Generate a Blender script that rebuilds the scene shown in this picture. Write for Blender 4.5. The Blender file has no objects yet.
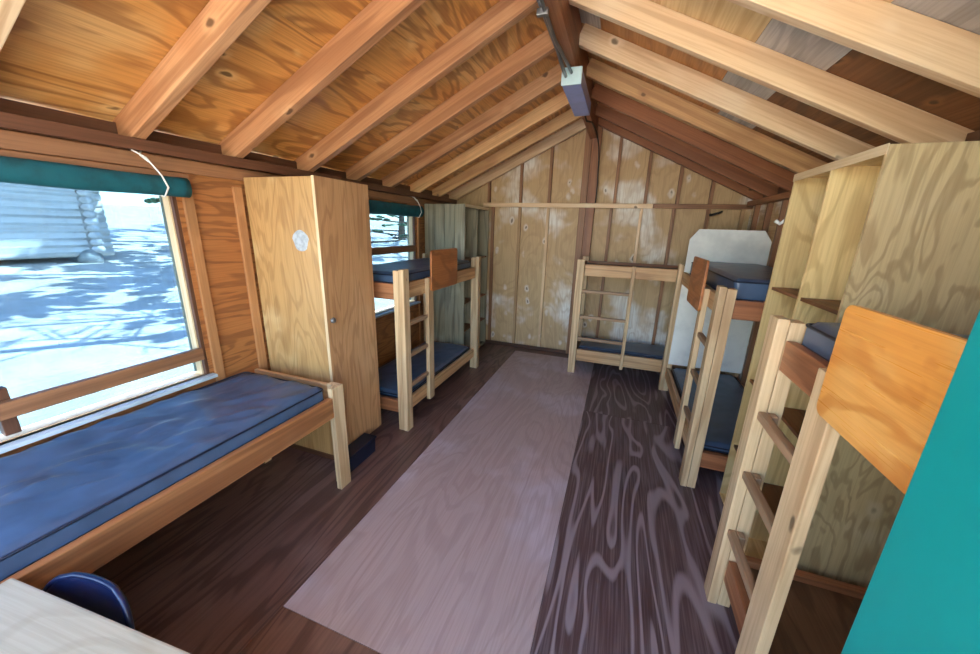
import bpy, bmesh, math, random
from mathutils import Vector, Matrix, noise
random.seed(7)
SC = bpy.context.scene
COL = SC.collection
R = math.radians

# ------------------------------------------------------------------ helpers
def lin(c):
    return tuple(((v/255)/12.92 if v/255 <= .04045 else ((v/255+.055)/1.055)**2.4) for v in c) + (1,)

WP = {}
def wpos(o):
    return WP.get(o.name, Vector((0, 0, 0))) if o else Vector((0, 0, 0))

def link(o, parent, loc, label=None):
    COL.objects.link(o)
    if parent:
        o.parent = parent
    o.location = Vector(loc) - wpos(parent)
    WP[o.name] = Vector(loc)
    if label:
        o['label'] = label
    return o

def thing(name, label, cat, loc, group=None):
    o = bpy.data.objects.new(name, None)
    o.empty_display_size = .1
    link(o, None, loc)
    o['label'] = label; o['category'] = cat
    if group: o['group'] = group
    return o

def tag(o, label, cat, group=None):
    o['label'] = label; o['category'] = cat
    if group: o['group'] = group
    return o

def struct(o):
    o['kind'] = 'structure'
    return o

def bm_box(bm, lo, hi, bev=0):
    r = bmesh.ops.create_cube(bm, size=1)
    vs = r['verts']
    lo = Vector(lo); hi = Vector(hi)
    for v in vs:
        v.co = Vector(((lo[i]+hi[i])/2 + v.co[i]*(hi[i]-lo[i]) for i in range(3)))
    if bev:
        es = list({e for v in vs for e in v.link_edges})
        bmesh.ops.bevel(bm, geom=es, offset=bev, segments=2, affect='EDGES', profile=.6)

def finish(name, bm, mat, parent, origin, smooth=False, label=None, rot=None):
    me = bpy.data.meshes.new(name)
    bmesh.ops.recalc_face_normals(bm, faces=bm.faces)
    bm.to_mesh(me); bm.free()
    if mat: me.materials.append(mat)
    if smooth:
        for p in me.polygons: p.use_smooth = True
    o = bpy.data.objects.new(name, me)
    link(o, parent, origin, label)
    if rot: o.rotation_euler = rot
    return o

def wm(m, size, axis=None):
    """pick the grain direction of a wood from the longest side"""
    if isinstance(m, str):
        if axis is None:
            s = [abs(v) for v in size]
            axis = 'xyz'[s.index(max(s))]
        return WOOD(m, axis)
    return m

def box(name, parent, lo, hi, mat, bev=.004, axis=None, label=None):
    lo = [min(a, b) for a, b in zip(lo, hi)], [max(a, b) for a, b in zip(lo, hi)]
    lo, hi = Vector(lo[0]), Vector(lo[1])
    c = (lo+hi)/2; s = hi-lo
    bm = bmesh.new()
    bm_box(bm, lo-c, hi-c, min(bev, min(s)*.3))
    return finish(name, bm, wm(mat, s, axis), parent, c, label=label)

def boxes(name, parent, lst, mat, bev=.004, axis=None, label=None):
    los = Vector([min(min(a[i], b[i]) for a, b in lst) for i in range(3)])
    his = Vector([max(max(a[i], b[i]) for a, b in lst) for i in range(3)])
    c = (los+his)/2
    bm = bmesh.new()
    for a, b in lst:
        l = Vector([min(a[i], b[i]) for i in range(3)]); h = Vector([max(a[i], b[i]) for i in range(3)])
        bm_box(bm, l-c, h-c, min(bev, min(h-l)*.3))
    return finish(name, bm, wm(mat, his-los, axis), parent, c, label=label)

def obox(name, parent, center, size, mat, rot, bev=.004, axis=None, label=None):
    bm = bmesh.new(); s = Vector(size)
    bm_box(bm, -s/2, s/2, min(bev, min(size)*.3))
    return finish(name, bm, wm(mat, size, axis), parent, center, rot=rot, label=label)

def prism(name, parent, pts, axis_i, a, b, mat, label=None, bev=0, axis=None):
    """polygon pts in the two other axes, extruded from a to b along axis_i"""
    other = [i for i in range(3) if i != axis_i]
    bm = bmesh.new()
    def P(p, w):
        v = [0, 0, 0]; v[axis_i] = w; v[other[0]], v[other[1]] = p
        return Vector(v)
    allp = [P(p, w) for p in pts for w in (a, b)]
    c = Vector([(min(v[i] for v in allp)+max(v[i] for v in allp))/2 for i in range(3)])
    s = Vector([max(v[i] for v in allp)-min(v[i] for v in allp) for i in range(3)])
    A = [bm.verts.new(P(p, a)-c) for p in pts]; B = [bm.verts.new(P(p, b)-c) for p in pts]
    bm.faces.new(A); bm.faces.new(B[::-1])
    n = len(pts)
    for i in range(n): bm.faces.new((A[i], A[(i+1) % n], B[(i+1) % n], B[i]))
    if bev: bmesh.ops.bevel(bm, geom=list(bm.edges), offset=bev, segments=2, affect='EDGES', profile=.6)
    return finish(name, bm, wm(mat, s, axis), parent, c, label=label)

def tube_bm(bm, pts, rad, n=10, caps=True):
    pts = [Vector(p) for p in pts]
    rr = rad if isinstance(rad, (list, tuple)) else [rad]*len(pts)
    rings = []; up = None
    for i, p in enumerate(pts):
        d = (pts[min(i+1, len(pts)-1)]-pts[max(i-1, 0)]).normalized()
        if up is None:
            up = Vector((0, 0, 1)) if abs(d.z) < .9 else Vector((1, 0, 0))
        x = d.cross(up).normalized(); up = x.cross(d).normalized()
        rings.append([bm.verts.new(p+(x*math.cos(t)+up*math.sin(t))*rr[i]) for t in [2*math.pi*k/n for k in range(n)]])
    for a, b in zip(rings, rings[1:]):
        for k in range(n): bm.faces.new((a[k], a[(k+1) % n], b[(k+1) % n], b[k]))
    if caps:
        bm.faces.new(rings[0][::-1]); bm.faces.new(rings[-1])

def tube(name, parent, pts, rad, mat, n=10, label=None):
    o = Vector(pts[0]); bm = bmesh.new()
    tube_bm(bm, [Vector(p)-o for p in pts], rad, n)
    return finish(name, bm, wm(mat, Vector(pts[-1])-o), parent, o, smooth=True, label=label)

# ------------------------------------------------------------------ materials
class NT:
    def __init__(s, name):
        s.m = bpy.data.materials.new(name); s.m.use_nodes = True
        s.t = s.m.node_tree; s.t.nodes.clear()
        s.out = s.n('ShaderNodeOutputMaterial')
        s.b = s.n('ShaderNodeBsdfPrincipled'); s.l(s.b.outputs[0], s.out.inputs[0])
    def n(s, typ, **k):
        nd = s.t.nodes.new(typ)
        for a, v in k.items(): setattr(nd, a, v)
        return nd
    def l(s, a, b): s.t.links.new(a, b)
    def put(s, sock, v):
        if hasattr(v, 'is_linked'): s.l(v, sock)
        else: sock.default_value = v
    def math(s, op, a, b=0., clamp=False):
        nd = s.n('ShaderNodeMath', operation=op, use_clamp=clamp); s.put(nd.inputs[0], a); s.put(nd.inputs[1], b); return nd.outputs[0]
    def mix(s, f, a, b, mode='MIX'):
        nd = s.n('ShaderNodeMix', data_type='RGBA', blend_type=mode); s.put(nd.inputs['Factor'], f)
        s.put(nd.inputs[6], a); s.put(nd.inputs[7], b); return nd.outputs[2]
    def noise(s, vec, scale, detail=2, rough=.5, dist=0):
        nd = s.n('ShaderNodeTexNoise'); s.l(vec, nd.inputs['Vector'])
        nd.inputs['Scale'].default_value = scale; nd.inputs['Detail'].default_value = detail
        nd.inputs['Roughness'].default_value = rough; nd.inputs['Distortion'].default_value = dist
        return nd.outputs['Fac']
    def remap(s, v, a, b, c=0., d=1.):
        nd = s.n('ShaderNodeMapRange', interpolation_type='SMOOTHSTEP'); s.put(nd.inputs[0], v)
        for i, x in enumerate((a, b, c, d)): nd.inputs[i+1].default_value = x
        return nd.outputs[0]
    def coords(s, rand=True):
        tc = s.n('ShaderNodeTexCoord')
        if not rand: return tc.outputs['Object']
        oi = s.n('ShaderNodeObjectInfo')
        sc = s.n('ShaderNodeVectorMath', operation='SCALE'); sc.inputs[0].default_value = (31.7, 17.3, 43.1)
        s.l(oi.outputs['Random'], sc.inputs['Scale'])
        ad = s.n('ShaderNodeVectorMath', operation='ADD'); s.l(tc.outputs['Object'], ad.inputs[0]); s.l(sc.outputs[0], ad.inputs[1])
        s.rand = oi.outputs['Random']
        return ad.outputs[0]

# name: base, dark(grain), contour freq, contour strength, stretch, scale, rough, knots, patch colour/amount, var
WOODS = {
 #            base            grain          freq str  stretch scale rough knots patch           amt  sharp
 'ply_gold':  ((216,154,82), (140,84,38),    9,  .62, .24, 2.6, .42, .75, (236,196,132), .6, 0),
 'ply_wallside':((176,114,62),(108,62,32),   9,  .55, .14, 5.0, .45, .3,  (172,104,54),  .5, 0),
 'ply_red':   ((178,104,52), (112,56,26),    7,  .60, .30, 2.4, .45, .3,  (150,84,40),  .5, 0),
 'raft_red': ((186,134,92), (128,80,48), 5, .48, .05, 5, .5, .6, (206,160,116), .6, 0),
 'raft_cream': ((232,202,160),(186,142,98), 5, .45, .05, 5, .5, .9, (238,216,182), .6, 0),
 'raft_tan':  ((222,178,124),(160,110,66),   5,  .45, .05, 5,   .5,  .7,  (190,142,98),  .6, 0),
 'raft_brown': ((156,100,64), (102,62,38), 5, .45, .05, 5, .5, .5, (178,122,80), .5, 0),
 'plank_cream':((240,212,158),(196,150,92),  6,  .45, .08, 4,   .5,  .9,  (224,194,134), .6, 0),
 'plank_grey':((190,184,174),(136,128,118),  7,  .40, .10, 4,   .6,  .2,  (214,208,198), .6, 0),
 'plank_brown':((128,82,44), (80,46,24),     7,  .50, .15, 3,   .5,  .3,  (160,104,58),  .5, 0),
 'plank_orange':((204,140,78),(146,92,46),   7,  .45, .15, 3,   .5,  .3,  (216,158,98),  .5, 0),
 'dark_trim': ((98,62,42),   (60,36,22),     4,  .40, .05, 5,   .5,  .2,  (124,82,54),   .4, 0),
 'red_trim':  ((152,106,72), (100,64,40),    4,  .45, .05, 5,   .5,  .3,  (178,124,82),  .5, 0),
 'stud_brown':((180,126,78), (124,80,46),    4,  .40, .05, 5,   .5,  .3,  (196,144,94), .5, 0),
 'stud_dim':  ((196,158,112),(146,106,68),   4,  .40, .05, 5,   .5,  .3,  (214,182,136), .5, 0),
 'post':      ((218,188,144),(162,120,78),   5,  .50, .05, 6,   .5,  .8,  (196,166,124), .7, 0),
 'rung':      ((172,138,104),(120,88,62),    4,  .45, .05, 6,   .5,  .2,  (150,116,84),  .5, 0),
 'rail':      ((208,164,114),(150,104,62),   5,  .50, .05, 6,   .5,  .6,  (220,186,140), .5, 0),
 'rail_red':  ((162,104,66), (104,60,34),    5,  .50, .05, 6,   .48, .4,  (184,128,84),  .5, 0),
 'bed_rail': ((176,116,68), (112,66,36), 5, .55, .05, 6, .45, .6, (196,142,94), .5, 0),
 'ward_tan':  ((186,146,92),(136,96,54),   10,  .38, .22, 3.6, .45, .0,  (210,182,132), .8, 0),
 'ward_door': ((196,148,100),(140,94,58),    10, .40, .14, 4.4, .45, .06, (206,164,120), .6, 0),
 'ply_pale': ((194,170,122),(140,112,72), 11, .50, .36, 4.2, .5, .10, (208,192,154), .7, 0),
 'ply_yellow':((222,194,132),(172,134,78),   11, .45, .22, 2.8, .5,  .05, (230,210,160), .5, 0),
 'grey_plank': ((150,140,112),(92,82,64), 6, .55, .08, 4, .6, .3, (178,170,144), .7, 0),
 'ply_wall':  ((204,172,126),(160,126,84),   9,  .26, .40, 3.0, .55, .8,  (244,240,230), 1., 0),
 'ply_orange': ((230,160,76), (190,112,42), 5, .5, .6, 3.6, .3, .7, (242,190,110), .9, 0),
 'ply_brown': ((120,76,48),  (84,50,30),     6,  .4,  .3,  2.4, .5,  .2,  (134,90,60),   .4, 0),
 'guard':     ((174,106,54), (120,64,28),    6,  .5,  .25, 3,   .4,  .2,  (190,124,68),  .5, 0),
 'deck':      ((120,86,56),  (84,56,34),     7,  .5,  .3,  3,   .55, .2,  (140,104,72),  .5, 0),
 'floor_left': ((118,88,78), (70,48,40), 9, .6, .14, 3.6, .34, .0, (134,108,100), .6, 0),
 'floor_mid': ((186,164,157),(154,130,122), 10, .30, .22, 3, .32, .0, (200,186,190), .8, 0),
 'floor_brown':((124,88,72), (80,52,42),     8,  .6,  .16, 2.8, .36, .1,  (140,106,92),  .6, 0),
 'floor_right': ((88,66,64), (154,140,142), 9, .80, .17, 3.6, .34, .0, (66,48,48), .6, 2),
 'table': ((176,166,140),(150,134,106), 7, .3, .4, 3, .35, .1, (188,184,166), .8, 0),
 'edge':      ((226,202,160),(180,146,100),  4,  .3,  .06, 6,   .5,  .0,  (214,182,136), .4, 0),
 'log':       ((222,214,204),(168,156,144),  4,  .4,  .05, 3,   .7,  .2,  (236,230,222), .5, 0),
}
_wc = {}
def WOOD(name, axis):
    key = (name, axis)
    if key in _wc: return _wc[key]
    base, dark, freq, strg, stretch, scale, rough, knots, pc, pa, sharp = WOODS[name]
    t = NT('wood_'+name+'_'+axis)
    co = t.coords()
    mp = t.n('ShaderNodeMapping'); t.l(co, mp.inputs[0])
    sc = [1., 1., 1.]; sc['xyz'.index(axis)] = stretch
    mp.inputs['Scale'].default_value = sc
    v = mp.outputs[0]
    n1 = t.noise(v, scale, 1.6 if sharp else 3, .45, .5 if sharp == 2 else .7)
    ring = t.math('SINE', t.math('MULTIPLY', n1, freq*6.283))
    if sharp: ring = t.remap(ring, .3, 1.)
    else: ring = t.remap(ring, -.1, 1.)
    mp2 = t.n('ShaderNodeMapping'); t.l(co, mp2.inputs[0])
    sc2 = [1., 1., 1.]; sc2['xyz'.index(axis)] = .025
    mp2.inputs['Scale'].default_value = sc2
    fib = t.noise(mp2.outputs[0], 90, 2, .6)
    blot = t.noise(co, 1.7, 3, .55)
    patch = t.math('MULTIPLY', t.remap(blot, .48, .66), pa)
    c = t.mix(patch, lin(base), lin(pc))
    c = t.mix(t.math('MULTIPLY', ring, strg), c, lin(dark))
    c = t.mix(t.math('MULTIPLY', t.remap(fib, .35, .75), .35), c, lin(dark))
    if knots:
        vo = t.n('ShaderNodeTexVoronoi', feature='F1'); 
        mp3 = t.n('ShaderNodeMapping'); t.l(co, mp3.inputs[0])
        s3 = [1., 1., 1.]; s3['xyz'.index(axis)] = .6
        mp3.inputs['Scale'].default_value = s3
        ad = t.n('ShaderNodeVectorMath', operation='ADD')
        t.l(mp3.outputs[0], ad.inputs[0])
        nz = t.n('ShaderNodeTexNoise'); t.l(co, nz.inputs['Vector']); nz.inputs['Scale'].default_value = 9
        sv = t.n('ShaderNodeVectorMath', operation='SCALE'); t.l(nz.outputs['Color'], sv.inputs[0]); sv.inputs['Scale'].default_value = .06
        t.l(sv.outputs[0], ad.inputs[1])
        t.l(ad.outputs[0], vo.inputs['Vector']); vo.inputs['Scale'].default_value = 5.0
        d = vo.outputs['Distance']
        pick = t.n('ShaderNodeSeparateColor'); t.l(vo.outputs['Color'], pick.inputs[0])
        on = t.math('LESS_THAN', pick.outputs[0], knots)
        core = t.math('MULTIPLY', on, t.remap(d, .11, .05))
        halo = t.math('MULTIPLY', on, t.math('MULTIPLY', t.remap(d, .24, .10), .55))
        c = t.mix(halo, c, lin(pc))
        c = t.mix(t.math('MULTIPLY', core, .8), c, lin(tuple(int(k*.55) for k in dark)))
    hsv = t.n('ShaderNodeHueSaturation'); t.l(c, hsv.inputs['Color'])
    t.l(t.math('ADD', t.math('MULTIPLY', t.rand, .22), .89), hsv.inputs['Value'])
    t.l(hsv.outputs[0], t.b.inputs['Base Color'])
    t.l(t.math('ADD', t.math('MULTIPLY', fib, .2), rough-.1), t.b.inputs['Roughness'])
    bp = t.n('ShaderNodeBump'); bp.inputs['Strength'].default_value = .12; bp.inputs['Distance'].default_value = .004
    t.l(t.math('ADD', ring, fib), bp.inputs['Height']); t.l(bp.outputs[0], t.b.inputs['Normal'])
    _wc[key] = t.m
    return t.m

def plain(name, col, rough=.5, metal=0., var=.12, scale=8, bump=0.):
    t = NT(name); co = t.coords()
    n = t.noise(co, scale, 3, .55)
    c = t.mix(t.remap(n, .35, .7), lin(col), lin(tuple(max(0, min(255, int(k*(1-var)))) for k in col)))
    t.l(c, t.b.inputs['Base Color']); t.b.inputs['Roughness'].default_value = rough; t.b.inputs['Metallic'].default_value = metal
    if bump:
        bp = t.n('ShaderNodeBump'); bp.inputs['Strength'].default_value = bump; bp.inputs['Distance'].default_value = .01
        t.l(n, bp.inputs['Height']); t.l(bp.outputs[0], t.b.inputs['Normal'])
    return t.m

NAVY = plain('navy_vinyl', (72, 92, 118), .34, 0, .14, 5, .12)
SILL = plain('pale_grey_blue_paint', (196, 208, 212), .5, 0, .12, 6)
NAVY_DARK = plain('navy_vinyl_piping', (24, 32, 50), .45)
BIN = plain('navy_plastic_bin', (15, 24, 46), .5)
TEAL = plain('teal_fabric', (0, 84, 92), .75, 0, .2, 12, .3)
TEALP = plain('teal_paint', (6, 138, 136), .38, 0, .06, 3)
WHITEP = plain('white_paint_worn', (246, 246, 236), .5, 0, .08, 5)
WHITE = plain('white_cord', (226, 222, 210), .7)
STICK = plain('sticker_paper', (176, 184, 188), .6, 0, .15, 30)
GREYM = plain('grey_enamel_metal', (146, 164, 222), .35, 0.1, .06)
PALEM = plain('pale_enamel_metal', (196, 226, 230), .35, 0.1, .06)
STEEL = plain('galvanised_steel', (150, 152, 154), .35, .8)
BLACK = plain('black_iron', (22, 22, 24), .5, .3)
CHAIRM = plain('navy_shell_plastic', (22, 32, 62), .28, 0, .08)
DARKEND = plain('dark_cable', (34, 32, 32), .6)
ROOFING = plain('asphalt_roofing', (70, 66, 62), .9)
BARK = plain('tree_bark', (104, 86, 70), .9, 0, .4, 14, .6)
LEAF = plain('conifer_needles', (92, 120, 84), .8, 0, .4, 6)
STONE = plain('pale_stone', (170, 168, 160), .8, 0, .3, 8, .4)

def ground_mat():
    t = NT('packed_forest_ground'); co = t.coords(False)
    n = t.noise(co, .9, 5, .6); n2 = t.noise(co, 14, 3, .6)
    c = t.mix(t.remap(n, .35, .65), lin((214, 204, 190)), lin((190, 176, 158)))
    c = t.mix(t.math('MULTIPLY', t.remap(n2, .5, .7), .35), c, lin((150, 134, 116)))
    t.l(c, t.b.inputs['Base Color']); t.b.inputs['Roughness'].default_value = .95
    return t.m
GROUND = ground_mat()

def pane_mat():
    m = bpy.data.materials.new('light_dimming_pane'); m.use_nodes = True
    t = m.node_tree; t.nodes.clear()
    out = t.nodes.new('ShaderNodeOutputMaterial'); mx = t.nodes.new('ShaderNodeMixShader')
    tr = t.nodes.new('ShaderNodeBsdfTransparent'); tr.inputs[0].default_value = (.30, .41, .50, 1)  # blue tint added to hold down the bright outdoors
    gl = t.nodes.new('ShaderNodeBsdfGlossy'); gl.inputs['Roughness'].default_value = .02
    mx.inputs[0].default_value = .04
    t.links.new(tr.outputs[0], mx.inputs[1]); t.links.new(gl.outputs[0], mx.inputs[2]); t.links.new(mx.outputs[0], out.inputs[0])
    return m
PANE = pane_mat()

# ------------------------------------------------------------------ room numbers
XL, XR, YF, YB = -2.57, 1.47, -.20, 5.52       # inner faces of the walls
RX, RZ, SL = -.52, 3.24, .48                   # ridge line and slope of the rafters' undersides
ANG = math.atan(SL)
def under(x): return RZ - SL*abs(x-RX)
TH = .14/math.cos(ANG)
DR = .14                                       # rafter depth

# ---- floor
fl = struct(box('floor', None, (XL-.1, YF-.1, -.06), (XR+.1, YB+.1, -.013), 'floor_brown', 0, 'y'))
g = .0015
box('plywood_sheet', fl, (XL, YF, -.013), (-1.40-g, YB, 0), 'floor_left', 0, 'y', 'dark stained plywood at the left of the floor')
box('plywood_sheet', fl, (-1.40+g, .955+g, -.013), (-.175-g, 5.26, 0), 'floor_mid', 0, 'y', 'pale worn plywood sheet down the middle of the floor')
box('plywood_sheet', fl, (-1.40+g, YF, -.013), (-.175-g, .955-g, 0), 'floor_brown', 0, 'y')
box('plywood_sheet', fl, (-1.40+g, 5.26+g, -.013), (-.175-g, YB, 0), 'floor_brown', 0, 'x')
box('plywood_sheet', fl, (-.175+g, YF, -.013), (XR, 3.66-g, 0), 'floor_right', 0, 'y', 'dark plywood with bold zebra grain at the right of the floor')
box('plywood_sheet', fl, (-.175+g, 3.66+g, -.013), (XR, YB, 0), 'floor_right', 0, 'y')

# ---- left wall with two window openings
W1 = (-.12, 1.52, .85, 2.10)
W2 = (2.72, 4.26, .87, 2.10)
T = .10
def wall_side(name, x0, x1, wins, mat, top):
    lst = []
    ys = [YF]
    for (a, b, z0, z1) in wins: ys += [a, b]
    ys.append(YB)
    for i in range(0, len(ys), 2):
        lst.append(((x0, ys[i], -.05), (x1, ys[i+1], top)))
    for (a, b, z0, z1) in wins:
        lst.append(((x0, a, -.05), (x1, b, z0))); lst.append(((x0, a, z1), (x1, b, top)))
    return struct(boxes(name, None, lst, mat, 0, 'y'))
wl = wall_side('wall_left', XL-T, XL, (W1, W2), 'ply_wallside', under(XL))
wr = wall_side('wall_right', XR, XR+T, (), 'ply_wall', under(XR))

# ---- end wall and front wall (gables)
def gable_poly(x0, x1):
    up = lambda x: under(x)+TH*.98
    return [(x0, -.05), (x1, -.05), (x1, up(x1)), (RX, up(RX)), (x0, up(x0))]
wb = struct(prism('wall_back', None, gable_poly(XL-T, XR+T), 1, YB, YB+.03, 'ply_wall', axis='z'))
# front wall: doorway beside the camera and an added daylight window over the table
FX = [(XL-T, -2.40), (-.60, -.42), (.56, XR+T)]
def upz(x): return under(x)+TH*.98
def fpan(x0, x1, z0):
    xs = [x0]+([RX] if x0 < RX < x1 else [])+[x1]
    return [(x0, z0), (x1, z0)]+[(x, upz(x)) for x in xs[::-1]]
bm = bmesh.new()
def add_poly(bm, pts, a, b):
    A = [bm.verts.new((p[0], a, p[1])) for p in pts]; B = [bm.verts.new((p[0], b, p[1])) for p in pts]
    bm.faces.new(A); bm.faces.new(B[::-1])
    for i in range(len(pts)): bm.faces.new((A[i], A[(i+1) % len(pts)], B[(i+1) % len(pts)], B[i]))
GX0, GX1 = -1.70, 1.25  # unseen gable opening, added to bring daylight to the far end
for x0, x1 in FX:
    if x1 < -1 or x1 > 1: add_poly(bm, fpan(x0, x1, -.05), YF-.1, YF)
    else: add_poly(bm, [(x0, -.05), (x1, -.05), (x1, 2.08), (x0, 2.08)], YF-.1, YF)
add_poly(bm, [(-2.40, 2.08), (.56, 2.08), (.56, 2.20), (-2.40, 2.20)], YF-.1, YF)
add_poly(bm, fpan(-2.40, GX0, 2.20), YF-.1, YF)
add_poly(bm, [(-2.40, -.05), (-.60, -.05), (-.60, .85), (-2.40, .85)], YF-.1, YF)
wf = struct(finish('wall_front', bm, WOOD('ply_red', 'z'), None, (0, 0, 0)))
w3 = struct(boxes('added_window_3', None, [((-2.40, YF-.09, .85), (-.60, YF-.01, .89)), ((-2.40, YF-.09, 2.04), (-.60, YF-.01, 2.08)),
    ((-2.40, YF-.09, .89), (-2.36, YF-.01, 2.04)), ((-.64, YF-.09, .89), (-.60, YF-.01, 2.04))], 'red_trim', .003))  # frame of an unseen opening, added and widened to let in daylight

# studs and girt of the end wall
girt_z = (2.19, 2.25)
for x in (-2.36, -1.93, -1.50, -1.07, -.19, .20, .60, 1.0, 1.38):
    light = x in (.20, -1.07)
    box('stud', wb, (x-.02, YB-.055, 0), (x+.02, YB, girt_z[0]), 'raft_cream' if light else random.choice(['red_trim', 'stud_dim']), .003)
for x in (-2.0, -1.50, -1.07, -.16, .23, .62, 1.0):
    box('stud', wb, (x-.02, YB-.055, girt_z[1]), (x+.02, YB, under(x)+.05), 'red_trim', .003)
box('stud', wb, (-.625, YB-.075, 0), (-.535, YB, under(-.6)+.02), 'red_trim', .004, label='dark centre post of the end wall, left board')
box('stud', wb, (-.530, YB-.10, 0), (-.415, YB, under(-.43)+.02), 'raft_brown', .004, label='dark centre post of the end wall, right board')
box('girt', wb, (-2.06, YB-.12, girt_z[0]), (.33, YB-.102, girt_z[1]), 'raft_cream', .003, label='pale horizontal board across the studs')
box('girt', wb, (.335, YB-.10, girt_z[0]+.005), (XR-.01, YB-.056, girt_z[1]), 'red_trim', .003, label='brown horizontal board across the studs')
box('bottom_plate', wb, (XL, YB-.06, 0), (-.63, YB-.056, .05), 'dark_trim', .002)

# left wall plates, header, studs, blocking between rafters
box('top_plate', wl, (XL, YF, 2.226), (XL+.07, YB-.13, under(XL+.07)-.004), 'dark_trim', .003)
box('header_beam', wl, (XL, YF, 2.145), (XL+.02, YB-.13, 2.222), 'red_trim', .004)
box('header_trim', wl, (XL, YF, 2.10), (XL+.02, 1.60, 2.14), 'red_trim', .004)
for y, w in ((1.575, .028), (1.90, .03), (2.66, .02), (4.31, .02)):
    box('stud', wl, (XL, y-w, .0), (XL+.022, y+w, 2.098), 'stud_brown', .003)
for y in (5.05,):
    box('stud', wl, (XL, y-.02, 0), (XL+.04, y+.02, 2.14), 'raft_brown', .003)
box('top_plate', wr, (XR-.09, YF, under(XR-.09)-.10), (XR, YB-.13, under(XR)-.004), 'raft_brown', .003)
for y in (2.80, 3.2, 3.6, 4.0, 4.4, 4.8, 5.2):
    box('stud', wr, (XR-.05, y-.02, 0), (XR, y+.02, under(XR-.09)-.102), 'red_trim', .003)

# ---- windows of the left wall
def window(name, w, mull, rz=(.965, 1.045)):
    y0, y1, z0, z1 = w
    f = struct(boxes(name, None, [((XL-T-.01, y0, z0), (XL-.03, y0+.03, z1)), ((XL-T-.01, y1-.03, z0), (XL-.03, y1, z1)),
        ((XL-T-.01, y0, z1-.03), (XL-.03, y1, z1)), ((XL-T-.01, y0, z0-.02), (XL-.031, y1, z0+.004))], 'edge', .002, 'z'))
    boxes('stop', f, [((XL-.028, y1-.022, z0), (XL-.002, y1, z1)), ((XL-.028, y0, z0), (XL-.002, y0+.022, z1))], 'dark_trim', .002, 'z')
    box('sill', f, (XL-.03, y0, z0-.022), (XL+.045, y1+.02, z0), SILL, .003, label='pale sill board')
    box('cross_rail', f, (XL-.027, y0+.022, rz[0]), (XL+.012, y1-.022, rz[1]), 'red_trim', .004, label='dark cross rail low in the window')
    for y in mull:
        box('mullion', f, (XL-.075, y-.025, z0+.02), (XL-.032, y+.025, 1.1), 'dark_trim', .003, label='short dark post low in the window')
    box('pane', f, (XL-.085, y0+.03, z0+.02), (XL-.08, y1-.03, z1-.03), PANE, 0)
    return f
window('window_1', W1, (.66,))
window('window_2', W2, (), (1.55, 1.63))

# ---- roof: ridge, rafters, sheathing
rb = tag(box('ridge_beam', None, (RX-.045, YF-.08, 3.07), (RX+.045, YB-.001, 3.40), 'raft_brown', .004), 'dark brown ridge beam along the peak of the roof', 'beam')
y_l = [.24, .82, 1.39, 1.94, 2.555, 3.14, 3.72, 4.30, 4.88, 5.42]
y_r = [.33, .92, 1.50, 2.08, 2.655, 3.23, 3.81, 4.39, 4.97, 5.42]
mat_l = ['raft_cream', 'raft_cream', 'raft_red', 'raft_red', 'raft_red', 'raft_red', 'raft_red', 'raft_tan', 'raft_tan', 'raft_cream']
mat_r = ['raft_cream', 'raft_cream', 'raft_cream', 'raft_cream', 'raft_cream', 'raft_cream', 'raft_tan', 'raft_brown', 'raft_brown', 'raft_brown']
ordn = ['nearest', 'second', 'third', 'fourth', 'fifth', 'sixth', 'seventh', 'eighth', 'ninth', 'tenth']
tone = {'raft_cream': 'pale cream', 'raft_red': 'reddish', 'raft_tan': 'tan', 'raft_brown': 'dark brown'}
def rafter(side, y1, m, i, w=.045):
    xs = RX+side*.047
    xe = (XL-.45) if side < 0 else (XR+.45)
    x_m = (xs+xe)/2; L = abs(xe-xs)/math.cos(ANG)
    zc = under(x_m)+TH/2
    wy = w
    rot = (0, ANG*side, 0)
    o = obox('rafter', None, (x_m, y1-wy/2, zc), (L, wy, DR-.004), m, rot, .004)
    sd = 'left' if side < 0 else 'right'
    last = i == 9
    lab = '%s rafter, %s on the %s roof slope' % (tone[m], ('farthest, against the end wall' if last else ordn[i]+' from the front'), sd)
    tag(o, lab, 'rafter', 'rafters of the %s roof slope' % sd)
for i, y in enumerate(y_l): rafter(-1, y, mat_l[i], i, .06 if i < 7 else .05)
for i, y in enumerate(y_r): rafter(1, y, mat_r[i], i, .055)
# blocking between rafters at the eaves
def blocking(wall, ys, x0, x1, w):
    prev = YF
    for y in ys+[YB+w]:
        a, b = prev+.002, y-w-.002
        if b-a > .05:
            xi = max(abs(x0-RX), abs(x1-RX))
            box('blocking', wall, (x0, a, under(x0 if abs(x0-RX) > abs(x1-RX) else x1)+.002), (x1, b, RZ-SL*xi+TH-.006), 'dark_trim', .002)
        prev = y
blocking(wl, y_l, XL-.09, XL-.05, .06)
blocking(wr, y_r, XR+.05, XR+.09, .055)

# ceiling sheathing: left in big plywood sheets, right in mixed courses
def slope_box(name, parent, side, d0, d1, y0, y1, off, th, mat, axis, label=None):
    """a slab on the roof slope; d = distance down the slope from the ridge line"""
    dm = (d0+d1)/2
    c = Vector((RX+side*dm*math.cos(ANG), (y0+y1)/2, RZ-dm*math.sin(ANG)))
    nrm = Vector((side*math.sin(ANG), 0, math.cos(ANG)))
    c += nrm*(off+th/2)
    if parent: return obox(name, parent, c, (d1-d0, y1-y0, th), mat, (0, ANG*side, 0), 0, axis, label)
    o = obox(name, None, c, (d1-d0, y1-y0, th), mat, None, 0, axis, label)
    o.data.transform(Matrix.Rotation(ANG*side, 4, 'Y'))
    return o
DL = (RX-(XL-.45))/math.cos(ANG); DRR = ((XR+.45)-RX)/math.cos(ANG)
cl = struct(slope_box('ceiling', None, -1, -.06, DL+.05, YF-.35, YB+.3, DR+.016, .03, ROOFING, 'y'))
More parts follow.
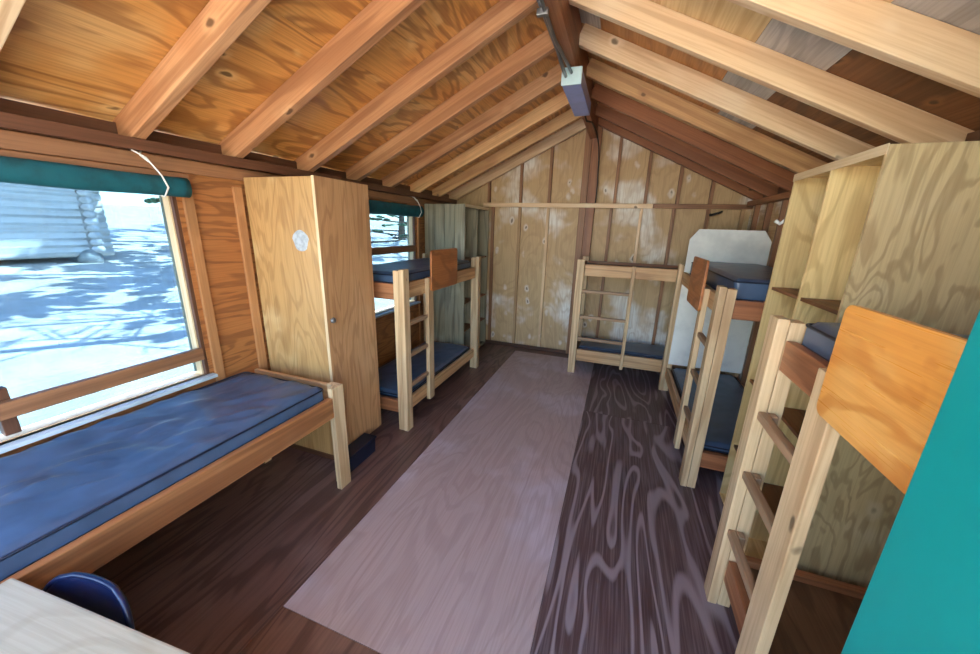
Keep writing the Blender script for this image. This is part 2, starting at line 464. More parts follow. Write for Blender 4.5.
cr = struct(slope_box('ceiling', None, 1, -.06, DRR+.05, YF-.35, YB+.3, DR+.016, .03, ROOFING, 'y'))
g = .001
def sheet(par, side, d0, d1, y0, y1, mat, axis='y', label=None):
    slope_box('roof_board', par, side, d0+g, d1-g, y0+g, y1-g, DR, .014, mat, axis, label)
for (a, b) in ((-.02, 1.22), (1.22, DL)):
    for (y0, y1) in ((YF-.3, 1.36), (1.36, 3.69), (3.69, YB+.25)):
        sheet(cl, -1, a, b, y0, y1, 'ply_gold', 'y', 'golden plywood roof sheet')
ys = [YF-.3]+[y-.027 for y in y_r]+[YB+.25]
random.seed(3)
for k in range(len(ys)-1):
    # courses from the ridge to the eave
    if k == 3:   cs = [(-.02, .8, 'plank_cream'), (.8, 1.45, 'plank_cream'), (1.45, 1.85, 'plank_grey'), (1.85, DRR, 'plank_brown')]
    elif k == 2: cs = [(-.02, .6, 'plank_cream'), (.6, 1.5, 'plank_grey'), (1.5, DRR, 'plank_brown')]
    elif k == 4: cs = [(-.02, .5, 'plank_cream'), (.5, 1.12, 'plank_cream'), (1.12, 1.5, 'plank_grey'), (1.5, 1.8, 'plank_brown'), (1.8, DRR, 'plank_brown')]
    elif k == 5: cs = [(-.02, .15, 'plank_grey'), (.15, 1.08, 'plank_orange'), (1.08, 1.4, 'plank_grey'), (1.4, 1.7, 'plank_brown'), (1.7, DRR, 'plank_brown')]
    elif k == 6: cs = [(-.02, 1.2, 'plank_orange'), (1.2, 1.5, 'plank_grey'), (1.5, DRR, 'plank_brown')]
    else:        cs = [(-.02, .6, 'plank_cream'), (.6, 1.2, 'plank_cream'), (1.2, DRR, 'plank_brown')]
    lab = {'plank_cream': 'pale knotty roof board', 'plank_grey': 'grey weathered roof board', 'plank_orange': 'orange brown roof board', 'plank_brown': 'brown roof board'}
    for a, b, m in cs: sheet(cr, 1, a, b, ys[k], ys[k+1], m, 'y', lab[m])

# ---- electrics at the ridge
fx = thing('light_fixture', 'pale grey metal fixture box hanging under the ridge beam', 'light fixture', (-.50, 3.4, 3.0))
box('body', fx, (-.570, 3.10, 2.935), (-.425, 3.90, 3.045), GREYM, .008)
box('end_cap', fx, (-.573, 3.085, 2.932), (-.422, 3.10, 3.048), PALEM, .004, label='pale end cap')
tube('hanger', fx, [(-.505, 3.2, 3.044), (-.505, 3.2, 3.071)], .012, STEEL)
tube('hanger', fx, [(-.505, 3.6, 3.044), (-.505, 3.6, 3.071)], .012, STEEL)
cd = thing('conduit', 'grey steel electrical conduit running under the ridge beam to the fixture', 'conduit', (-.575, 1.5, 3.09))
tube('pipe', cd, [(-.582, YF, 3.09), (-.582, 2.6, 3.09), (-.57, 2.85, 3.07), (-.55, 2.98, 3.01), (-.54, 3.084, 2.99)], .013, STEEL)
tube('pipe', cd, [(-.555, YF, 3.055), (-.555, 2.7, 3.055), (-.52, 2.93, 3.03), (-.50, 3.084, 3.01)], .011, STEEL)
for y in (.9, 2.35): boxes('clamp', cd, [((-.60, y-.015, 3.035), (-.535, y+.015, 3.069))], STEEL, .003)
cb = tag(tube('cable', None, [(-.49, 3.901, 2.99), (-.47, 4.05, 2.93), (-.44, 4.3, 2.98), (-.43, 4.8, 3.0), (-.425, 5.25, 2.95), (-.42, 5.40, 2.80), (-.405, YB-.112, 2.5), (-.405, YB-.112, 2.26)], .008, DARKEND), 'thin cable from the ridge fixture down the end wall post', 'cable')
hk = thing('wall_hook', 'black metal hook hanging on the end wall above the end bunk', 'hook', (1.03, YB-.01, 2.12))
boxes('hook_plate', hk, [((1.0, YB-.012, 2.10), (1.03, YB, 2.16))], BLACK, .002)
tube('hook_arm', hk, [(1.015, YB-.012, 2.13), (1.03, YB-.10, 2.12), (1.10, YB-.12, 2.145), (1.14, YB-.10, 2.165)], [.014, .016, .014, .010], BLACK)

# ---- blinds
def blind(label, y0, y1, zc, r, cord_y):
    t = thing('rolled_blind', label, 'blind', (XL+.06, (y0+y1)/2, zc), 'rolled teal window blinds')
    bm = bmesh.new(); n = 40; k = 16
    rings = []
    for i in range(n+1):
        y = y0+(y1-y0)*i/n
        sag = .004*math.sin(i*.35)
        rr = r*(1+.03*math.sin(i*.5))
        rings.append([bm.verts.new((math.cos(a)*rr*.72, y-(y0+y1)/2, math.sin(a)*rr*1.05+sag*.4)) for a in [2*math.pi*j/k for j in range(k)]])
    for a, b in zip(rings, rings[1:]):
        for j in range(k): bm.faces.new((a[j], a[(j+1) % k], b[(j+1) % k], b[j]))
    bm.faces.new(rings[0]); bm.faces.new(rings[-1][::-1])
    finish('fabric_roll', bm, TEAL, t, (XL+.06, (y0+y1)/2, zc), smooth=True)
    tube('cord', t, [(XL+.05, cord_y-.10, 2.224), (XL+.10, cord_y-.07, 2.19), (XL+.115, cord_y-.02, zc+.05), (XL+.118, cord_y, zc-.01), (XL+.08, cord_y-.005, zc-r*1.15), (XL+.03, cord_y-.01, zc-r*.9)], .0045, WHITE, 8)
    tube('cord', t, [(XL+.05, cord_y-.06, 2.226), (XL+.075, cord_y-.08, 2.20), (XL+.10, cord_y-.06, 2.17)], .0045, WHITE, 8)
    return t
blind('long rolled teal fabric blind tied above the big window over the low bed', YF+.02, 1.555, 2.055, .052, 1.42)
blind('short rolled teal fabric blind above the far window beyond the tan wardrobe', 2.72, 4.30, 2.055, .066, 4.22)

# ---- mattresses
def mattress(label, lo, hi, group='navy vinyl mattresses', seed=0, wr=.006):
    lo = Vector(lo); hi = Vector(hi); c = (lo+hi)/2; s = hi-lo
    t = thing('mattress', label, 'mattress', (c.x, c.y, lo.z), group)
    bm = bmesh.new()
    nx, ny = max(6, int(s.x/.03)), max(6, int(s.y/.03))
    def face_pts(u, v, top):
        # rounded-rectangle pillow profile
        x = (u-.5)*s.x; y = (v-.5)*s.y
        ex = max(0, abs(x)-(s.x/2-.035))/.035; ey = max(0, abs(y)-(s.y/2-.035))/.035
        e = min(1, math.hypot(ex, ey))
        if ex > 0 and ey > 0 and math.hypot(ex, ey) > 1:
            k = 1/math.hypot(ex, ey)
            x = math.copysign(s.x/2-.035+ex*k*.035, x); y = math.copysign(s.y/2-.035+ey*k*.035, y)
        h = s.z/2
        z = h-.03*(1-math.sqrt(max(0, 1-e*e)))
        if top:
            w = noise.noise(Vector((x*4+seed, y*2.2, seed)))*wr + abs(noise.noise(Vector((x*11-y*7+seed, y*3+x*5, 3+seed))))*wr*1.3
            z += (w-.3*wr)*(1-e) - .008*(abs(x)/(s.x/2))**4*0
        return Vector((x, y, z if top else -z))
    for top in (True, False):
        n1, n2 = (nx, ny) if top else (8, 8)
        g = [[bm.verts.new(face_pts(i/n1, j/n2, top)) for j in range(n2+1)] for i in range(n1+1)]
        for i in range(n1):
            for j in range(n2): bm.faces.new((g[i][j], g[i+1][j], g[i+1][j+1], g[i][j+1]))
        if top: gt = g
    # side wall
    k = s.z/2-.03
    def rim(z, n=10):
        pts = []
        for q, (sx, sy) in enumerate(((1, 1), (-1, 1), (-1, -1), (1, -1))):
            for a in range(n+1):
                th = math.pi/2*(q+a/n)
                pts.append(Vector((sx*(s.x/2-.035)+.035*math.cos(th), sy*(s.y/2-.035)+.035*math.sin(th), z)))
        return pts
    A = [bm.verts.new(p) for p in rim(-k)]; B = [bm.verts.new(p) for p in rim(k)]
    n = len(A)
    for i in range(n): bm.faces.new((A[i], A[(i+1) % n], B[(i+1) % n], B[i]))
    cv = finish('cover', bm, NAVY, t, c, smooth=True)
    bm = bmesh.new()
    for z in (k+.008, -k-.008):
        p = rim(z, 5); p.append(p[0]); tube_bm(bm, [q*1 for q in p], .006, 6, False)
    finish('piping', bm, NAVY_DARK, t, c, smooth=True)
    return t

# ---- bunk beds
def bunk(name_label, cat, M, L, D, H, up, low, guard=None, rungs=(1.11, .80, .465), su=(.46, .55), rail_m='rail', post_m='post', headboard=False, loc=None,
         stringer_v=(.002, .042)):
    """M maps local (u along, v depth, z) to world; u=0 at the ladder end"""
    t = thing('bunk_bed', name_label, cat, loc, 'wooden bunk beds')
    def bx(name, a, b, m, bev=.005, axis=None, label=None, par=None):
        return box(name, par or t, M(*a), M(*b), m, bev, axis, label)
    p = .092
    for u in (0, L-p):
        boxes('post', t, [(M(u, 0, 0), M(u+p, .044, H)), (M(u+.004, .047, 0), M(u+p-.004, p+.012, H-.012))], post_m, .005, 'z')
        bx('post', (u, D-.045, 0), (u+p, D-.002, H), post_m)
    for z0, z1, nm in ((*up, 'side_rail'), (*low, 'side_rail')):
        bx(nm, (p+.001, .045, z0), (L-p-.001, .083, z1), rail_m)
        bx(nm, (p+.001, D-.043, z0), (L-p-.001, D-.005, z1), 'rail_red')
        for u in (.025, L-.025-.04):
            bx('end_rail', (u, p+.014, z0), (u+.04, D-.047, z1), 'rail_red')
    for z0, z1 in (up, low):
        bx('deck', (.068, .085, z1-.05), (L-.068, D-.045, z1-.032), 'deck', .002, label='plywood deck')
    # ladder
    s0, s1 = su
    bx('ladder_post', (s0, stringer_v[0], low[0]-.03 if not headboard else .06), (s1, stringer_v[1], up[1]+.01), post_m)
    for z in rungs:
        r = bx('rung', (p-.001, .010, z-.02), (s0+.001, .046, z+.018), 'rung', .008)
        bx('cleat', (p+.001, .046, z-.045), (p+.045, .075, z+.018), 'rung', .004, axis='z', par=r)
    if guard:
        u0, u1, z0, z1, gm, glab = guard
        a, b = M(u0, -.019, z0), M(u1, .0, z1)
        # rounded board standing in the u-z plane
        ui = 0 if abs(a[0]-b[0]) > abs(a[1]-b[1]) else 1
        vi = 1-ui
        lo_u, hi_u = sorted((a[ui], b[ui])); r = .03
        pts = []
        for cu, cz, st in ((hi_u-r, z1-r, 0), (lo_u+r, z1-r, 90), (lo_u+r, z0+r, 180), (hi_u-r, z0+r, 270)):
            for k in range(5):
                an = R(st+k*22.5); pts.append((cu+r*math.cos(an), cz+r*math.sin(an)))
        prism('guard_board', t, pts, vi, a[vi], b[vi], gm, glab, .003, 'z' if False else 'xyz'[ui])
    if headboard:
        v0, v1, z0, z1 = .055, D+.012, .36, 1.935
        h = .11
        a, b = M(L-.112, v0, z0), M(L-.094, v1, z1)
        xs = sorted((a[0], b[0])); 
        pts = [(xs[0], z0), (xs[1], z0), (xs[1], z1-h), (xs[1]-h*.7, z1), (xs[0]+h*.7, z1), (xs[0], z1-h)]
        prism('headboard', t, pts, 1, a[1], b[1], WHITEP, 'tall white painted end board with clipped top corners', .003)
    return t

# A: near right
MA = lambda u, v, z: (.65+v, 1.86-u, z)
bunk('wooden bunk bed nearest on the right, with big orange guard board beside teal door', 'bunk bed', MA, 1.88, .80, 1.55, (1.33, 1.462), (.17, .30),
     (.555, 1.12, 1.355, 1.70, 'ply_orange', 'varnished orange plywood guard board with rounded corners'), su=(.465, .595), loc=(.65, .9, 0), rail_m='rail_red')
# B: middle right
MB_ = lambda u, v, z: (.645+v, 2.725+u, z)
bunk('wooden bunk bed in the middle of the right wall with white end board', 'bunk bed', MB_, 1.94, .80, 1.55, (1.335, 1.465), (.18, .305),
     (.42, .97, 1.29, 1.69, 'guard', 'brown guard board'), su=(.43, .53), loc=(.645, 3.7, 0), headboard=True)
# C: along the end wall
MC = lambda u, v, z: (-.50+u, 4.70+v, z)
bunk('wooden bunk bed standing along the back wall, ladder facing the room', 'bunk bed', MC, 1.95, .70, 1.53, (1.325, 1.47), (.17, .33),
     None, rungs=(1.13, .79, .49), su=(.66, .70), loc=(.4, 4.7, 0))
# D: left
MD = lambda u, v, z: (-1.688-v, 2.58+u, z)
bunk('wooden bunk bed on the left between the tan wardrobe and grey plank wardrobe', 'bunk bed', MD, 1.82, .82, 1.52, (1.25, 1.39), (.165, .285),
     (.46, 1.04, 1.27, 1.66, 'guard', 'brown guard board'), rungs=(1.03, .73, .43), su=(.43, .53), loc=(-1.70, 3.5, 0))

mattress('navy mattress on the top deck of the near right bunk behind the orange board', (.738, .08, 1.431), (1.40, 1.765, 1.562), seed=2)
mattress('navy mattress on the top deck of the middle right bunk by white end board', (.75, 2.83, 1.434), (1.395, 4.53, 1.60), seed=3)
mattress('navy mattress on the lower deck of the middle right bunk', (.75, 2.83, .274), (1.395, 4.53, .345), seed=4)
mattress('dark navy mattress on the lower deck of the bunk along the back wall', (-.39, 4.80, .299), (1.33, 5.34, .362), seed=5)
mattress('navy mattress on the top deck of the left bunk by the far window', (-2.44, 2.68, 1.359), (-1.785, 4.29, 1.475), seed=6)
mattress('navy mattress on the lower deck of the left bunk beyond the tan wardrobe', (-2.44, 2.68, .254), (-1.785, 4.29, .322), seed=7)

# ---- low bed under the window
bd = thing('bed', 'low single wooden bed under the big left window', 'bed', (-2.1, .85, 0))
BX0, BX1, BY0, BY1 = -2.53, -1.715, -.16, 1.83
prism('leg', bd, [(BX1-.10, BY1), (BX1-.10, BY1-.045), (BX1-.04, BY1-.045), (BX1-.04, BY1-.10), (BX1, BY1-.10), (BX1, BY1)], 2, 0, .80, 'post', None, .003, 'z')
box('leg', bd, (BX0, BY1-.09, 0), (BX0+.045, BY1-.03, .62), 'post')
box('leg', bd, (BX1-.04, BY0, 0), (BX1, BY0+.09, .76), 'post'); box('leg', bd, (BX0, BY0, 0), (BX0+.045, BY0+.09, .62), 'post')
box('side_rail', bd, (BX1-.04, BY0+.091, .59), (BX1-.002, BY1-.101, .735), 'bed_rail', .006)
box('side_rail', bd, (BX0+.001, BY0+.091, .56), (BX0+.04, BY1-.091, .70), 'bed_rail')
box('headboard', bd, (BX0, BY1-.028, .60), (BX1-.102, BY1, .785), 'raft_tan', .004, label='narrow end board')
box('end_rail', bd, (BX0+.046, BY0, .56), (BX1-.041, BY0+.04, .70), 'bed_rail')
box('deck', bd, (BX0+.041, BY0+.041, .680), (BX1-.041, BY1-.101, .699), 'deck', .002)
mattress('long wrinkled navy mattress on the low bed under the big window', (-2.505, -.10, .700), (-1.765, 1.715, .822), seed=11, wr=.030)

# ---- closed wardrobe on the left
wd = thing('wardrobe', 'tall closed tan plywood wardrobe between the low bed and the left bunk', 'wardrobe', (-2.2, 2.23, 0))
x0, x1, y0, y1, z0, z1 = -2.548, -1.938, 1.95, 2.485, .075, 2.168
box('side_panel', wd, (x0, y0, z0), (x1, y0+.018, z1), 'ward_tan', .002, 'z', 'tan plywood side panel')
box('side_panel', wd, (x0, y1-.018, z0), (x1, y1, z1), 'ward_tan', .002, 'z')
box('back_panel', wd, (x0, y0+.018, z0), (x0+.01, y1-.018, z1), 'ward_tan', .001, 'z')
box('top_panel', wd, (x0+.01, y0+.018, z1-.018), (x1, y1-.018, z1), 'ward_tan', .002)
box('bottom_panel', wd, (x0+.01, y0+.018, z0), (x1, y1-.018, z0+.018), 'ward_tan', .002)
box('plinth', wd, (x0+.02, y0+.03, 0), (x1-.05, y1-.03, z0), 'dark_trim', .002)
dr = box('door', wd, (x1+.002, y0-.002, z0), (x1+.022, y1+.002, z1+.004), 'ward_door', .002, 'z', 'brown plywood door')
box('edge_strip', dr, (x1+.001, y0-.006, z0), (x1+.022, y0-.0025, z1+.004), 'edge', .001, 'z', 'pale door edge')
tube('knob', dr, [(x1+.022, y0+.035, 1.20), (x1+.034, y0+.035, 1.20), (x1+.036, y0+.035, 1.20), (x1+.05, y0+.035, 1.20)], [.010, .010, .021, .019], STEEL, 14, 'steel knob')
bm = bmesh.new()
bmesh.ops.create_circle(bm, cap_ends=True, radius=.068, segments=18)
for v in bm.verts: v.co = Vector((v.co.x*(1+.12*math.sin(v.co.y*70)), 0, v.co.y*1.06))
ex = bmesh.ops.extrude_face_region(bm, geom=bm.faces[:])
for v in [q for q in ex['geom'] if isinstance(q, bmesh.types.BMVert)]: v.co.y -= .0015
finish('sticker', bm, STICK, wd, (-2.085, y0-.0003, 1.755), label='round whitish sticker')
bn = thing('storage_box', 'low dark navy box on the floor against the tan wardrobe behind bed leg', 'box', (-1.83, 2.0, 0))
bm = bmesh.new()
def frus(bm, lo, hi, taper):
    v = [bm.verts.new((lo[0]+taper, lo[1]+taper, lo[2])), bm.verts.new((hi[0]-taper, lo[1]+taper, lo[2])), bm.verts.new((hi[0]-taper, hi[1]-taper, lo[2])), bm.verts.new((lo[0]+taper, hi[1]-taper, lo[2])),
         bm.verts.new((lo[0], lo[1], hi[2])), bm.verts.new((hi[0], lo[1], hi[2])), bm.verts.new((hi[0], hi[1], hi[2])), bm.verts.new((lo[0], hi[1], hi[2]))]
    for f in ((3, 2, 1, 0), (4, 5, 6, 7), (0, 1, 5, 4), (1, 2, 6, 5), (2, 3, 7, 6), (3, 0, 4, 7)): bm.faces.new([v[i] for i in f])
frus(bm, (-.058, -.165, 0), (.058, .165, .13), .004)
bmesh.ops.bevel(bm, geom=list(bm.edges), offset=.008, segments=2, affect='EDGES')
finish('body', bm, BIN, bn, (-1.832, 2.05, 0))
box('lid', bn, (-1.894, 1.88, .130), (-1.768, 2.222, .148), BIN, .006)

# ---- open wardrobe with partition and shelf
def open_wardrobe(label, xf, xb, y0, y1, z0, z1, side_m, in_m, shelves, planks=False, hook=False):
    t = thing('wardrobe', label, 'wardrobe', ((xf+xb)/2, (y0+y1)/2, 0), 'open-fronted wardrobes')
    th = .018; ym = (y0+y1)/2; s = 1 if xb > xf else -1
    if planks:
        n = 4; w = (xb-xf)/n
        for i in range(n):
            box('plank', t, (xf+w*i+.002*s, y0, z0), (xf+w*(i+1)-.002*s, y0+th, z1), side_m, .003, 'z')
    else:
        box('side_panel', t, (xf, y0, z0), (xb, y0+th, z1), side_m, .002, 'z', 'broad plywood side panel')
    far = box('side_panel', t, (xf, y1-th, z0), (xb, y1, z1), in_m, .002, 'z')
    box('back_panel', t, (xb-.01*s, y0+th, z0), (xb, y1-th, z1), in_m, .001, 'z')
    box('top_panel', t, (xf, y0+th, z1-th), (xb-.01*s, y1-th, z1), in_m, .002, 'y')
    box('bottom_panel', t, (xf, y0+th, z0), (xb-.01*s, y1-th, z0+th), in_m, .002, 'y')
    box('partition', t, (xf+.003*s, ym-th/2, z0+th), (xb-.01*s, ym+th/2, z1-th), in_m, .002, 'z')
    for z in shelves:
        box('shelf', t, (xf+.012*s, y0+th, z-.01), (xb-.01*s, ym-th/2, z+.008), 'plank_brown', .002, 'y')
        box('shelf', t, (xf+.012*s, ym+th/2, z-.01), (xb-.01*s, y1-th, z+.008), 'plank_brown', .002, 'y')
    box('top_edge', t, (xf-.004*s, y0, z1-.035), (xf-.001*s, y1, z1+.004), 'edge', .001)
    if z0 > .02: box('plinth', t, (xf+.04*s, y0+.02, 0), (xb-.02*s, y1-.02, z0), 'dark_trim', .002)
    if hook:
        h = boxes('coat_hook', far, [((xf+.002, y1, z1-.28), (xf+.04, y1+.012, z1-.17))], BLACK, .002, label='small black and white coat hook')
        tube('hook_tip', h, [(xf+.018, y1+.012, z1-.24), (xf-.005, y1+.04, z1-.27), (xf-.03, y1+.045, z1-.25)], [.010, .010, .014], WHITE, 8)
    return t
wF = open_wardrobe('tall open wardrobe of yellow plywood on the right between two bunks', .90, 1.455, 1.885, 2.70, .03, 2.225, 'ply_pale', 'ply_yellow', (1.57, .95, .45), hook=True)
wE = open_wardrobe('grey weathered plank wardrobe in the far left corner beyond the left bunk', -1.95, -2.55, 4.46, 5.36, .03, 2.165, 'grey_plank', 'grey_plank', (1.45, .85, .45), planks=True)

# ---- table, chair, door
tb = thing('table', 'pale topped table in the near left corner beside the low bed', 'table', (-1.70, .33, 0))
box('tabletop', tb, (-1.70, -.12, .735), (-.80, .33, .765), 'table', .006, 'x')
for x in (-1.66, -.88):
    for y in (-.10, .25): box('leg', tb, (x, y, 0), (x+.045, y+.045, .735), 'rail', .004)
boxes('apron', tb, [((-1.615, .265, .655), (-.88, .285, .735)), ((-1.615, -.09, .655), (-.88, -.07, .735))], 'rail', .003)
tb.rotation_euler = (0, 0, R(4.5))

ch = thing('chair', 'navy plastic shell chair tucked under the pale table', 'chair', (-1.44, .25, 0))
def shell_bm(pts_fn, nu, nv, th):
    bm = bmesh.new()
    g = [[bm.verts.new(pts_fn(i/nu, j/nv)) for j in range(nv+1)] for i in range(nu+1)]
    for i in range(nu):
        for j in range(nv): bm.faces.new((g[i][j], g[i+1][j], g[i+1][j+1], g[i][j+1]))
    bmesh.ops.recalc_face_normals(bm, faces=bm.faces)
    bmesh.ops.solidify(bm, geom=bm.faces[:], thickness=th)
    return bm
CW, CB = .20, .385
def back_pt(u, v):
    a = (u-.5)*2
    z = .44+.325*v
    w = CW*(1-.06*v)
    # rounded top corners
    if v > .68:
        q = (v-.68)/.32
        w -= .10*(1-math.sqrt(max(0, 1-q*q)))
    b = a*w/CW
    y = CB+.035*v-.04*b*b+.02*b
    return Vector((a*w, y, z))
bm = shell_bm(back_pt, 20, 24, .006)
bk = finish('backrest', bm, CHAIRM, ch, (-1.44, 0, 0), smooth=True)
rim = [back_pt(0, v/24) for v in range(0, 25)]+[back_pt(u/20, 1) for u in range(1, 20)]+[back_pt(1, v/24) for v in range(24, -1, -1)]
bm = bmesh.new(); tube_bm(bm, rim, .009, 8)
finish('rim', bm, CHAIRM, bk, (-1.44, 0, 0), smooth=True)
def seat_pt(u, v):
    a = (u-.5)*2
    return Vector((a*CW, -.02+.38*v, .445-.018*(1-a*a)*math.sin(math.pi*min(1, v+.1))+.04*max(0, v-.8)*5*.2))
finish('seat', shell_bm(seat_pt, 16, 16, .008), CHAIRM, ch, (-1.44, 0, 0), smooth=True)
for sx in (-1, 1):
    tube('leg', ch, [(-1.44+sx*.15, .33, .425), (-1.44+sx*.19, .39, .0)], .011, STEEL)
    tube('leg', ch, [(-1.44+sx*.15, .08, .415), (-1.44+sx*.19, .03, .0)], .011, STEEL)
    tube('back_support', ch, [(-1.44+sx*.11, .33, .415), (-1.44+sx*.11, .405, .425), (-1.44+sx*.11, .408, .52)], .010, STEEL)

dd = struct(box('door_1', None, (.545, YF+.02, .012), (.585, .785, 2.0), TEALP, .003))
tube('knob', dd, [(.545, .70, 1.0), (.52, .70, 1.0), (.515, .70, 1.0), (.49, .70, 1.0)], [.012, .012, .028, .022], STEEL, 14)
for z in (.25, 1.0, 1.75): box('hinge', dd, (.585, YF+.021, z-.05), (.590, YF+.06, z+.05), STEEL, .001)
random.seed(5)

# ------------------------------------------------------------------ outdoors
bm = bmesh.new()
NX, NY = 50, 50
gv = [[None]*(NY+1) for _ in range(NX+1)]
def gz(x, y):
    d = max(0, -3.2-x)
    return -.22+.075*d*min(1, d/3)+.06*noise.noise(Vector((x*.35, y*.35, 0)))
for i in range(NX+1):
    for j in range(NY+1):
        x = -45+75*i/NX; y = -28+65*j/NY
        gv[i][j] = bm.verts.new((x, y, gz(x, y)))
for i in range(NX):
    for j in range(NY): bm.faces.new((gv[i][j], gv[i+1][j], gv[i+1][j+1], gv[i][j+1]))
go = struct(finish('ground', bm, GROUND, None, (0, 0, 0), smooth=True))

# log cabin across the clearing
CX, CY1 = -14.2, 6.2
cab = thing('log_cabin', 'log cabin across the clearing outside the big window', 'cabin', (CX-2, 1, gz(CX, 3)))
zb = gz(CX, 3)+.16
for k in range(17):
    z = zb+.10+k*.19
    tube('log', cab, [(CX, -7, z), (CX, CY1+.22, z)], .108, 'log', 14)
    tube('log', cab, [(CX+.32, CY1-.15, z+.095), (CX-4, CY1-.15, z+.095)], .10, 'log', 14)
prism('gable', cab, [(CX+.1, zb+.1), (CX+.1, zb+3.3), (CX-4, zb+3.3), (CX-4, zb+.1)], 1, -6.9, CY1-.3, 'log', axis='y')
obox('roof', cab, (CX-.2, -.5, zb+3.6), (2.9, 16, .12), ROOFING, (0, R(24), 0), 0)
obox('roof', cab, (CX-3.1, -.5, zb+3.7), (3.2, 16, .12), ROOFING, (0, R(-24), 0), 0)
for y in (3.2, 5.9, .4):
    bm = bmesh.new(); bmesh.ops.create_icosphere(bm, subdivisions=3, radius=.26)
    for v in bm.verts: v.co *= 1+.12*noise.noise(v.co*5+Vector((y, 0, 0)))
    finish('foundation_stone', bm, STONE, cab, (CX+.05, y, zb-.06), smooth=True)

# trees
def tree(x, y, h, r, label, seed, leafy=True, group='trees in the clearing', nb=26, low=.22):
    rng = random.Random(seed)
    z0 = gz(x, y)-.1
    t = thing('tree', label, 'tree', (x, y, z0), group)
    lean = Vector((rng.uniform(-.03, .03), rng.uniform(-.03, .03), 1))
    pts = [Vector((x, y, z0))+lean*h*k/8+Vector((rng.uniform(-.05, .05), rng.uniform(-.05, .05), 0))*(k > 0) for k in range(9)]
    tube('trunk', t, pts, [r*(1.25 if k == 0 else 1-.1*k) for k in range(9)], BARK, 12)
    bmb = bmesh.new(); bml = bmesh.new()
    for b in range(nb):
        f = low+(.97-low)*b/nb
        p = pts[0]+lean*h*f
        a = rng.uniform(0, 2*math.pi); ln = h*(.30*(1-f)+.05)*rng.uniform(.7, 1.2)
        d = Vector((math.cos(a), math.sin(a), rng.uniform(-.05, .35)))
        q = p+d*ln
        m = p+d*ln*.5+Vector((0, 0, rng.uniform(-.1, .1)))
        tube_bm(bmb, [p-pts[0], m-pts[0], q-pts[0]], [r*.28*(1.1-f), r*.18*(1.1-f), .012], 6)
        for s in range(4):
            u = rng.uniform(.3, 1); c = p+d*ln*u
            dd2 = Vector((math.cos(a+rng.choice((-1, 1))*rng.uniform(.5, 1.1)), math.sin(a+rng.choice((-1, 1))*rng.uniform(.5, 1.1)), rng.uniform(-.2, .3)))
            e = c+dd2*ln*.35
            tube_bm(bmb, [c-pts[0], e-pts[0]], [.02, .006], 5)
            if leafy:
                for w in range(3):
                    cc = c.lerp(e, rng.uniform(.2, 1.1))-pts[0]
                    mt = Matrix.Translation(cc) @ Matrix.Rotation(rng.uniform(0, 6), 4, 'Z') @ Matrix.Diagonal((rng.uniform(.18, .42), rng.uniform(.10, .22), rng.uniform(.05, .12), 1))
                    bmesh.ops.create_icosphere(bml, subdivisions=1, radius=1, matrix=mt)
    finish('branches', bmb, BARK, t, pts[0], smooth=True)
    if leafy: finish('foliage', bml, LEAF, t, pts[0])
    else: bml.free()
    return t
tree(-5.2, 5.9, 10, .15, 'slender tree outside nearest the left wall', 1, False, low=.3, nb=26)
tree(-7.0, 7.6, 11, .17, 'second tree outside from the left wall', 2, True, low=.4, nb=24)
tree(-9.2, 10.4, 12, .20, 'third tree outside from the left wall', 3, True, low=.3, nb=34)
tree(-5.9, 7.4, 8, .12, 'bare young tree outside close to the left wall', 11, False, low=.2, nb=30)
tree(-12.0, 13.4, 13, .22, 'leafy tree right of the log cabin beyond the clearing', 5, True, low=.2, nb=36)
tree(-16.5, 12.5, 13, .25, 'tall tree behind the right corner of the log cabin', 6, True, low=.08)
tree(-20, 17, 14, .25, 'distant tree seen past the log cabin corner', 7, True, low=.05)
tree(-10, 16.5, 12, .2, 'leafy tree seen through the far window', 8, True, low=.08)
tree(-13, 22, 13, .24, 'distant leafy tree seen through the far window', 9, True, low=.05)
tree(-17, 26, 14, .24, 'farthest leafy tree seen through the far window', 10, True, low=.05)

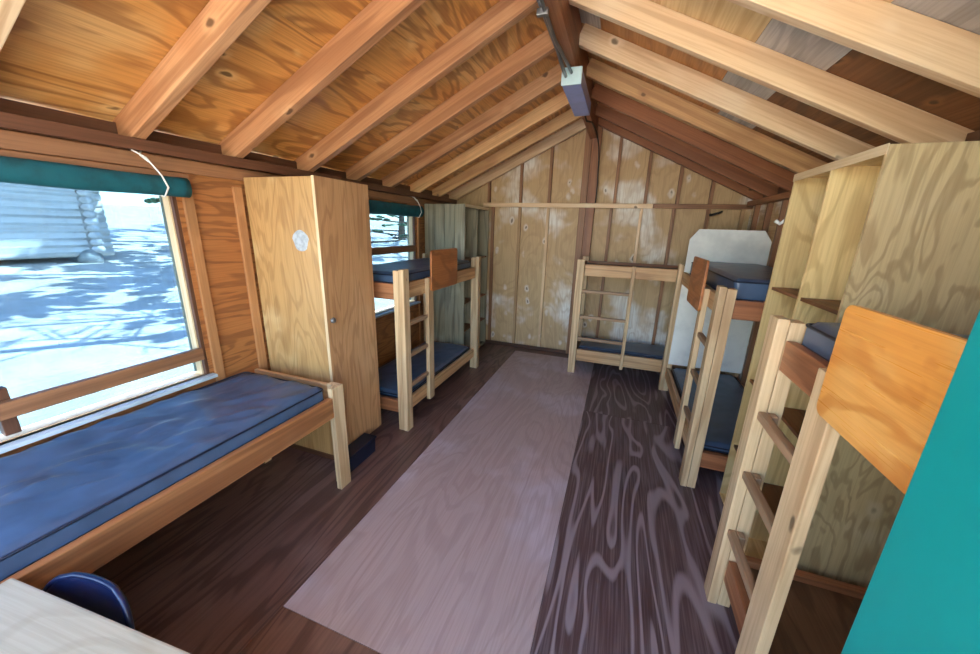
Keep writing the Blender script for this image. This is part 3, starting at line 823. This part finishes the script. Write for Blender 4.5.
# ------------------------------------------------------------------ light
w = bpy.data.worlds.new('sky'); SC.world = w; w.use_nodes = True
nt = w.node_tree; nt.nodes.clear()
wo = nt.nodes.new('ShaderNodeOutputWorld'); bg = nt.nodes.new('ShaderNodeBackground'); sk = nt.nodes.new('ShaderNodeTexSky')
sk.sky_type = 'NISHITA'; sk.sun_disc = False; sk.sun_elevation = R(48); sk.sun_rotation = R(100); sk.air_density = 1.0; sk.dust_density = .6
nt.links.new(sk.outputs[0], bg.inputs[0]); nt.links.new(bg.outputs[0], wo.inputs[0]); bg.inputs[1].default_value = .20
sun = bpy.data.lights.new('sun', 'SUN'); sun.energy = 5.5; sun.angle = R(.6); sun.color = (1, .95, .86)
so = bpy.data.objects.new('sun', sun); COL.objects.link(so)
sd = Vector((-.45, -.80, -1.12)).normalized()
so.rotation_euler = sd.to_track_quat('-Z', 'Y').to_euler(); so.location = (6, -5, 12)
def portal(name, loc, rot, sx, sy):
    l = bpy.data.lights.new(name, 'AREA'); l.shape = 'RECTANGLE'; l.size = sx; l.size_y = sy; l.cycles.is_portal = True
    o = bpy.data.objects.new(name, l); COL.objects.link(o); o.location = loc; o.rotation_euler = rot
portal('window_portal', (XL-.13, .70, 1.485), (0, R(-90), 0), 1.23, 1.64)
portal('window_portal', (XL-.13, 3.49, 1.485), (0, R(-90), 0), 1.23, 1.54)
portal('window_portal', (-1.5, YF-.13, 1.465), (R(90), 0, 0), 1.8, 1.23)
portal('gable_portal', (-.22, YF-.13, 2.7), (R(90), 0, 0), 2.6, 1.1)
portal('door_portal', (.07, YF-.13, 1.0), (R(90), 0, 0), .98, 2.05)

# ------------------------------------------------------------------ camera
CAMP = (-0.336768518, -0.269626235, -0.0309089553, 357.999518)
yaw, pitch, roll, fpx = CAMP
f = Vector((math.sin(yaw)*math.cos(pitch), math.cos(yaw)*math.cos(pitch), math.sin(pitch)))
r0 = Vector((math.cos(yaw), -math.sin(yaw), 0)); d0 = -r0.cross(f)
r1 = r0*math.cos(roll)+d0*math.sin(roll); d1 = f.cross(r1)
cam = bpy.data.cameras.new('camera'); cam.sensor_width = 36; cam.lens = fpx/980*36; cam.clip_start = .02
co = bpy.data.objects.new('camera', cam); COL.objects.link(co)
mm = Matrix((r1, -d1, -f)).transposed().to_4x4(); mm.translation = (0, 0, 1.878)
co.matrix_world = mm
SC.camera = co

SC.view_settings.view_transform = 'Standard'; SC.view_settings.look = 'None'
SC.view_settings.gamma = 1; SC.view_settings.use_curve_mapping = False
SC.view_settings.exposure = 3.35
SC.cycles.max_bounces = 12; SC.cycles.diffuse_bounces = 8; SC.cycles.transparent_max_bounces = 12
